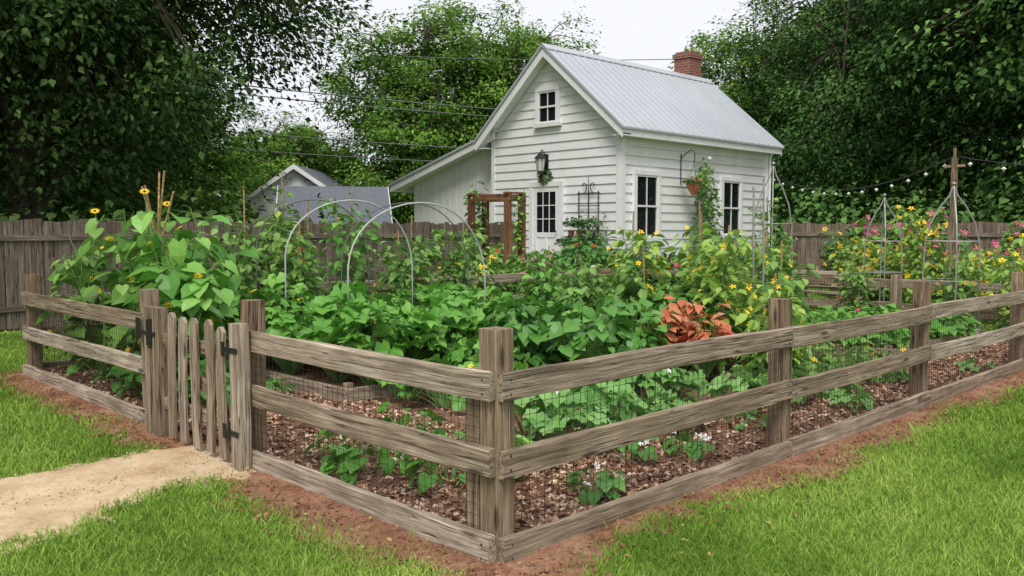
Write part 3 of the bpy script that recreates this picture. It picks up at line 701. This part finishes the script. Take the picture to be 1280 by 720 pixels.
tall('rose_bush',15.8,4.0,2.1,.55,420,T_ov,.15,L_yel,(F_yel,34,.09),stake=False)
for (x,y,h,r,lf,fl) in ((12.2,9.2,1.25,.75,L_dark,F_red),(13.2,8.7,1.1,.7,L_dark,F_pink),(14.4,8.8,.9,.6,L_tom,F_red),(16.6,8.7,1.3,.7,L_dark,F_pink),(18.2,8.8,1.1,.7,L_tom,F_or),
     (11.9,10.1,1.6,.75,L_dark,F_red),(12.1,12.9,1.2,.6,L_tom,F_or),(11.2,9.0,1.35,.75,L_dark,F_red),(10.2,8.6,1.3,.65,L_bean,F_white),(8.8,8.4,1.1,.6,L_tom,F_pink),(11.3,12.0,1.2,.5,L_tom,F_red),(7.2,8.3,1.2,.6,L_tom,F_yel)):
    a=Acc(); 
    for k in range(4):
        p=leaf_dome(a,x+random.uniform(-.35,.35),y+random.uniform(-.35,.35),.1,r*.72,h*random.uniform(.75,1.15),300,T_ov,.145,petiole=False)
        q=rng.random(len(p))<.025; flowers(a,p[q]+A(-.04,-.04,.05),T_fl5,.07,2)
    sticks(a,A([x,y,0]),A([x,y,h*.8]),.03,.015,5,1)
    a.obj('flowering_shrub',[lf,M_stem,fl])
tall('climbing_rose',15.9,9.1,3.4,.5,900,T_ov,.125,L_tom,(F_white,20,.05),stake=False,stems=4,profile=lambda f:1.15-.85*f)
tall('climbing_vine',12.6,10.1,2.0,.3,350,T_ov,.11,L_dark,(F_red,14,.045),stake=False)

# hoops
for i,(x,y,hw,h,mt,r_) in enumerate(((3.3,4.75,.98,1.93,M_pvc,.0095),(2.95,5.6,.88,1.97,M_pvc,.009),(3.55,5.3,.95,1.95,M_cable,.007),(3.0,6.5,.8,2.0,M_cable,.007))):
    a=Acc(); t=np.linspace(0,math.pi,22); arc=np.stack([x-hw*np.cos(t),np.full(22,y)+.03*np.sin(3*t),(h-hw*.9)+hw*.9*np.sin(t)**.85],1)
    pts=np.concatenate([[[x-hw,y,0]],arc,[[x+hw,y,0]]]); tube(a,pts,r_,8); a.obj('garden_hoop',[mt],smooth=True)
a=Acc(); 
for k in range(5):
    an=k*math.pi*.4+.4; q=A(.8+.38*math.cos(an),5.9+.38*math.sin(an),0); tp=A(.8-.16*math.cos(an),5.9-.16*math.sin(an),2.1+random.uniform(-.14,.16)); sticks(a,q[None],tp[None],.014,.010,6)
tube(a,[(.8+.04*math.cos(t),5.9+.04*math.sin(t),1.52+.004*t) for t in np.linspace(0,12,24)],.004,4)
a.obj('bamboo_teepee',[M_bamboo])
for (x,y,h) in ((5.35,1.75,2.05),(5.5,1.72,2.15)):
    a=Acc(); tube(a,[(x,y,0),(x+.01,y,h*.5),(x,y+.01,h)],.011,8); frus(a,(x,y+.01),.016,.012,h,h+.03,8); a.obj('metal_stake',[M_galv])
def obelisk(x,y,r,h,mat,tr=.011):
    a=Acc()
    for k in range(4):
        an=k*math.pi/2+.5; c,s=math.cos(an),math.sin(an)
        tube(a,[(x+r*c,y+r*s,0),(x+r*.98*c,y+r*.98*s,h*.45),(x+r*.93*c,y+r*.93*s,h*.64),(x+r*.78*c,y+r*.78*s,h*.76),(x+r*.45*c,y+r*.45*s,h*.87),(x+r*.15*c,y+r*.15*s,h*.94),(x+.01*c,y+.01*s,h)],tr,5)
    for z in (h*.15,h*.4,h*.65): 
        rr=r*(.98 if z<h*.5 else .92); tube(a,[(x+rr*math.cos(t),y+rr*math.sin(t),z) for t in np.linspace(0,6.283,17)],tr*.7,4)
    scatter(a,T_oct,A([x,y,h+.04]),A([1,0,0]),A([0,0,1]),.035,.5); a.obj('garden_obelisk',[mat])
obelisk(10.47,1.53,.38,2.25,M_galv); obelisk(9.97,4.1,.32,2.65,M_galv); obelisk(12.6,3.4,.32,2.2,M_galv)
# arbor : tall plain upright frame
a=Acc(); ax,ay=9.4,10.2
for dx in (0,.4):
    for dy in (-.55,.55): plank(a,(ax+dx,ay+dy,0),(ax+dx,ay+dy,2.22),.12,.12,(1,0,0))
    plank(a,(ax+dx,ay-.64,2.29),(ax+dx,ay+.64,2.29),.14,.06,(0,0,1))
for dy in (-.55,.55): plank(a,(ax-.08,ay+dy,2.38),(ax+.48,ay+dy,2.38),.04,.10,(0,0,1))
for dy in (-.55,.55):
    for z in (.5,1.,1.5): plank(a,(ax+.06,ay+dy,z),(ax+.34,ay+dy,z),.04,.03,(0,0,1))
a.obj('garden_arbor',[M_arbor])
tall('arbor_vine',9.5,10.8,2.75,.28,360,T_ov,.13,L_tom,stake=False); tall('arbor_vine',9.6,9.55,2.5,.2,200,T_ov,.11,L_yel,stake=False)
a=Acc(); tx=X0-.08
for y in (10.15,10.45,10.75): sticks(a,A([tx,y,.8]),A([tx,y,2.55]),.013,.013,5)
for z in (1.2,1.7,2.2,2.5): sticks(a,A([tx,10.1,z]),A([tx,10.8,z]),.011,.011,5)
for s in (-1,1):
    t=np.linspace(0,4.6,18); tube(a,[(tx,10.45+s*(.03+.035*q*math.cos(q)*.9+.13),2.6+.035*q*math.sin(q)+.07) for q in t],.011,5)
sticks(a,A([tx,10.45,2.5]),A([tx,10.45,2.9]),.012,.004,5)
a.obj('wall_trellis',[M_iron])
st=empty('plant_stand'); a=Acc()
for i,(z,dx) in enumerate(((.55,.9),(1.0,.65),(1.45,.4))):
    box(a,(X0-dx-.12,10.05,z),(X0-dx+.12,10.85,z+.03))
for y in (10.07,10.83): sticks(a,A([X0-1.05,y,.1]),A([X0-.3,y,1.6]),.014,.014,5); sticks(a,A([X0-.3,y,0]),A([X0-.3,y,1.6]),.014,.014,5)
a.obj('frame',[M_iron],st)
a=Acc()
for (z,dx) in ((.58,.9),(1.03,.65),(1.48,.4)):
    for y in (10.2,10.45,10.7): frus(a,(X0-dx,y),.055,.08,z,z+.14,10)
a.obj('pots',[M_terra],st)
a=Acc()
for (z,dx) in ((.72,.9),(1.17,.65),(1.62,.4)):
    for y in (10.2,10.45,10.7):
        p=leaf_dome(a,X0-dx,y,z-.02,.17,.32,80,T_ov,.11,petiole=False); flowers(a,p[:2],T_fl5,.03,2)
a.obj('potted_plants',[L_dark,M_stem,F_red],st)
hb=empty('hanging_basket'); hx,hy=15.2,Y0-.42; a=Acc()
sticks(a,A([hx,Y0-.04,2.75]),A([hx,Y0-.04,3.5]),.014,.014,5)
tube(a,bez(A(hx,Y0-.05,3.4),A(hx,hy-.1,3.8),A(hx,hy,3.25),12),.013,5)
for k in range(3):
    an=k*2.09; sticks(a,A([hx,hy,3.25]),A([hx+.15*math.cos(an),hy+.15*math.sin(an),2.78]),.006,.006,4)
a.obj('bracket',[M_iron],hb); a=Acc(); frus(a,(hx,hy),.05,.13,2.48,2.6,10); frus(a,(hx,hy),.13,.2,2.6,2.76,10); a.obj('basket',[M_terra],hb)
a=Acc(); p=leaf_dome(a,hx,hy,2.7,.25,.22,140,T_ov,.09,petiole=False); flowers(a,p[:16],T_fl5,.045,2); a.obj('basket_flowers',[L_dark,M_stem,F_or],hb)
a=Acc(); plank(a,(14.2,2.8,0),(14.2,2.8,2.95),.09,.09,(1,0,0)); plank(a,(14.2,2.62,2.8),(14.2,2.98,2.8),.05,.04,(0,0,1)); plank(a,(14.2,2.8,2.95),(14.2,2.8,3.12),.05,.05,(1,0,0),ch=.01)
a.obj('light_pole',[M_post])
a=Acc(); plank(a,(12.3,-4.4,0),(12.3,-4.4,2.9),.09,.09,(1,0,0)); plank(a,(12.3,-4.55,2.8),(12.3,-4.25,2.8),.05,.04,(0,0,1)); a.obj('light_pole',[M_post])
sg=empty('string_lights'); a=Acc(); b=Acc()
for p0,p1,sag in ((A(14.2,2.8,2.98),A(19.5,9.4,3.15),.5),(A(14.2,2.8,2.98),A(12.3,-4.4,2.85),.4)):
    L=np.linalg.norm(p1-p0); f=np.linspace(0,1,30)[:,None]; P=p0+(p1-p0)*f-A(0,0,1)*sag*4*f*(1-f); tube(a,P,.010,4)
    f=np.arange(.3,L,.62)[:,None]/L; P=p0+(p1-p0)*f-A(0,0,1)*sag*4*f*(1-f); sticks(a,P,P-A(0,0,.06),.014,.014,6); 
    scatter(b,T_oct,P-A(0,0,.1),np.tile(A(1,0,0),(len(P),1)),np.tile(A(0,0,1),(len(P),1)),.045,.5)
a.obj('cable',[M_iron],sg); b.obj('bulbs',[M_bulb],sg)
a=Acc(); tx,ty=13.6,5.1
for k in range(4): plank(a,(tx-.36+k*.24,ty-.85,.78),(tx-.36+k*.24,ty+.85,.78),.22,.04,(1,0,0))
for s in (-.7,.7):
    for q in (-.3,.3): plank(a,(tx+q,ty+s,0),(tx+q*.8,ty+s,.755),.08,.06,(1,0,0))
    plank(a,(tx-.35,ty+s+.05,.7),(tx+.35,ty+s+.05,.7),.08,.04,(0,0,1))
for k in (-.75,.75): 
    plank(a,(tx+k,ty-.85,.45),(tx+k,ty+.85,.45),.25,.04,(1,0,0))
    for s in (-.65,.65): plank(a,(tx+k,ty+s,0),(tx+k,ty+s,.43),.08,.06,(1,0,0))
a.obj('garden_table',[M_rail])

# ---------------------------------------------------------------- neighbour house
nb=empty('neighboring_house')
def gable_house(nx,ny,ang,w_,l_,he,hr,par):
    M=Matrix.Translation((nx,ny,0))@Matrix.Rotation(ang,4,'Z'); R=np.array(M.to_3x3());t=np.array(M.translation)
    T=lambda V:np.array(V,float)@R.T+t
    a=Acc(); a.add(T([(-w_/2,-l_/2,0),(w_/2,-l_/2,0),(w_/2,l_/2,0),(-w_/2,l_/2,0),(-w_/2,-l_/2,he),(w_/2,-l_/2,he),(w_/2,l_/2,he),(-w_/2,l_/2,he),(0,-l_/2,hr),(0,l_/2,hr)]),
       [[[0,1,5,4],[2,3,7,6],[1,2,6,5],[3,0,4,7]],[[4,5,8],[6,7,9]]]); a.obj('walls',[M_sid],par)
    a=Acc(); o=.4; s=(hr-he)/(w_/2)
    for sg_ in (-1,1):
        x=sg_*(w_/2+o); z=he-s*o
        a.add(T([(0,-l_/2-o,hr+.12),(0,l_/2+o,hr+.12),(x,l_/2+o,z+.12),(x,-l_/2-o,z+.12),(0,-l_/2-o,hr+.02),(0,l_/2+o,hr+.02),(x,l_/2+o,z+.02),(x,-l_/2-o,z+.02)]),[[[0,1,2,3],[7,6,5,4],[0,3,7,4],[1,5,6,2],[2,6,7,3]]])
    a.obj('roof',[M_shing],par)
    a=Acc()
    for sg_ in (-1,1):
        for e_ in (-1,1):
            x=sg_*(w_/2+o+.01); z=he-s*(o+.01); y=e_*(l_/2+o+.03)
            a.add(T([(0,y,hr+.14),(x,y,z+.14),(x,y,z-.1),(0,y,hr-.1),(0,y-e_*.03,hr+.14),(x,y-e_*.03,z+.14),(x,y-e_*.03,z-.1),(0,y-e_*.03,hr-.1)]),[[[0,1,2,3],[4,7,6,5],[0,4,5,1],[3,2,6,7]]])
    a.obj('rake_boards',[M_trim],par)
gable_house(19.6,31.9,math.radians(-134.3+12),5.6,4.2,1.7,3.55,nb)
gable_house(22.3,38.0,math.radians(-46),4.6,7,3.2,4.75,nb)

# ---------------------------------------------------------------- trees
def tree_mesh(name,H,R,z0,nl,nt_,lp,ls,seed):
    g=np.random.default_rng(seed); a=Acc(); cz=(z0+H)/2; rz_=(H-z0)/2; C=A(0,0,cz)
    n=10; tz=np.linspace(0,H*.8,n); tr=np.stack([np.cumsum(g.normal(0,.08*H/15,n)),np.cumsum(g.normal(0,.08*H/15,n)),tz],1); tr[0,:2]=0
    rr=np.linspace(.028*H,.004*H,n); rr[0]*=1.35; tube(a,tr,rr,9)
    pts=[]
    for i in range(nl):
        f=.14+.6*i/nl; k=f*(n-1); i0=int(k); s=tr[i0]*(1-k+i0)+tr[i0+1]*(k-i0)
        az=i*2.4+g.normal(0,.3); el=g.uniform(-.1,.75)+f*.5; d=A(math.cos(az)*math.cos(el),math.sin(az)*math.cos(el),math.sin(el))
        e=C+d*A(R,R,rz_)*.8; 
        if e[2]<s[2]-.5: e[2]=s[2]-.5
        m=(s+e)/2+A(0,0,.12*R); c=bez(s,m,e,10); c[1:-1]+=g.normal(0,.06*R/5,(8,3)); tube(a,c,np.linspace(.013*H,.004*H,10),6); pts.append(c)
    pts=np.concatenate(pts+[tr[4:]])
    u=nrmz(g.normal(0,1,(nt_,3))); rad=g.uniform(.08,1,nt_)**(1/2.2)
    az=np.arctan2(u[:,1],u[:,0]); lump=.74+.52*vn(az*1.6+5,u[:,2]*2.6+5,1.5,seed)
    lump*=np.where(g.random(nt_)<.10,1.10,1.)
    T=C+u*np.array([R,R,rz_])*(rad*lump)[:,None]
    T[:,2]=np.maximum(T[:,2],z0*.8+g.uniform(0,.5,nt_))
    D=((T[:,None]-pts[None])**2).sum(2); near=pts[D.argmin(1)]
    mid=(T+near)/2+A(0,0,.05*R); sticks(a,near,mid,.0028*H,.002*H,4); sticks(a,mid,T,.002*H,.0007*H,4)
    tipr=g.random(nt_); cr=R*.10
    cnt=(lp*g.uniform(.45,1.5,nt_)).astype(int); idx=np.repeat(np.arange(nt_),cnt); N=len(idx)
    crs=(cr*g.uniform(.7,1.5,nt_))[idx][:,None]
    off=g.normal(0,1,(N,3))*A(1,1,.42)*crs
    hd=np.hypot(off[:,0],off[:,1]); off[:,2]-=.25*hd*hd/crs[:,0]
    P=T[idx]+off; out=nrmz(P-C)
    nm=A(0,0,1)+out*.5+g.normal(0,.5,(N,3)); dr=out*.6+nrmz(off)*.8+A(0,0,-.5)+g.normal(0,.4,(N,3))
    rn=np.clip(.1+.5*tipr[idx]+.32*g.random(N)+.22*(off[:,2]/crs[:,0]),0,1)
    scatter(a,T_simple,P,dr,nm,ls*g.uniform(.6,1.3,N),rn,1)
    return a.mesh(name,[M_bark,L_tree_mid])
TM={'A':tree_mesh('broad_tree',15,6.6,1.9,16,600,215,.155,11),'B':tree_mesh('tall_tree',13.3,4.6,1.5,13,360,150,.21,23),'C':tree_mesh('oak',15,6.2,1.6,15,480,140,.20,37)}
def tree(k,x,y,s,rot,mat,name,sz=1.):
    o=bpy.data.objects.new(name,TM[k]); COL.objects.link(o); o.location=(x,y,0); o.rotation_euler=(0,0,rot); o.scale=(s,s,s*sz)
    o.material_slots[1].link='OBJECT'; o.material_slots[1].material=mat
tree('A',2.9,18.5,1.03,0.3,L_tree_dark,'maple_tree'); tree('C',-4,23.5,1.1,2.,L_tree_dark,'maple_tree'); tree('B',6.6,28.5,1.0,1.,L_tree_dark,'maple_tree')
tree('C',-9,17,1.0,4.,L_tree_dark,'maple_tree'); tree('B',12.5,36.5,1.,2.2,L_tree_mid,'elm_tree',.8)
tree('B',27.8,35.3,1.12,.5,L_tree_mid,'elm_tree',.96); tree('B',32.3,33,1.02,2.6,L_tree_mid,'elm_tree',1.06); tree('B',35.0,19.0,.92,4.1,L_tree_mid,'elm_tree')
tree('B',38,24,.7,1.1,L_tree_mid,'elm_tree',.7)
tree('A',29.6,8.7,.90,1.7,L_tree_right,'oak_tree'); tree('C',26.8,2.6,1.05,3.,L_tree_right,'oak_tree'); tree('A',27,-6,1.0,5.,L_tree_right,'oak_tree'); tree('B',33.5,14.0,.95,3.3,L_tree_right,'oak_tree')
tree('B',23.5,42.5,.85,3.,L_tree_mid,'elm_tree',.75)
a=Acc(); N=80000; az=rng.uniform(-1.25,1.25,N)+math.radians(45.7); 
hh=4.6+4.3*vn(az*9,az*0,1.,2); z=hh*rng.random(N)**.8; d=62+5*rng.random(N)-2.5*(z/hh); P=np.stack([CX+d*np.cos(az),CY+d*np.sin(az),z],1)
P+=.8*np.sin(P*2.1)[:,[1,2,0]]
scatter(a,T_simple,P,rng.normal(0,1,(N,3)),rng.normal(0,.6,(N,3))+A(-.5,-.5,.8),rng.uniform(.35,.8,N),np.clip(rng.random(N)*.6+.3*vn(az*40,z,1.),0,1)); a.obj('distant_trees',[L_tree_mid])
a=Acc()
for i in range(26):
    y=-16+i*1.05; leaf_dome(a,23.0+random.uniform(-.8,.8),y,.2,1.5,random.uniform(2.2,3.6),420,T_ov,.24,petiole=False)
a.obj('hedge',[L_tree_right,M_stem])
a=Acc()
for i in range(20):
    x=-10+i*.95; leaf_dome(a,x,15+random.uniform(-.8,.8),.2,1.4,random.uniform(1.6,2.4),300,T_ov,.24,petiole=False)
a.obj('hedge',[L_tree_dark,M_stem])
a=Acc()
for z0,z1,o in ((7.3,6.4,0),(7.0,6.15,.3),(5.6,4.9,.8),(4.9,4.4,1.2)):
    p0=A(2,32+o,z0+.6);p1=A(27,20+o,z1); f=np.linspace(0,1,24)[:,None]; tube(a,p0+(p1-p0)*f-A(0,0,1)*.35*4*f*(1-f),.022,4)
for z0,z1 in ((9.0,11.2),):
    p0=A(20,27,z0);p1=A(44,16,z1); f=np.linspace(0,1,24)[:,None]; tube(a,p0+(p1-p0)*f-A(0,0,1)*.35*4*f*(1-f),.018,4)
a.obj('utility_lines',[M_cable])
print('done',sum(len(o.data.polygons) for o in bpy.data.objects if o.type=='MESH'))
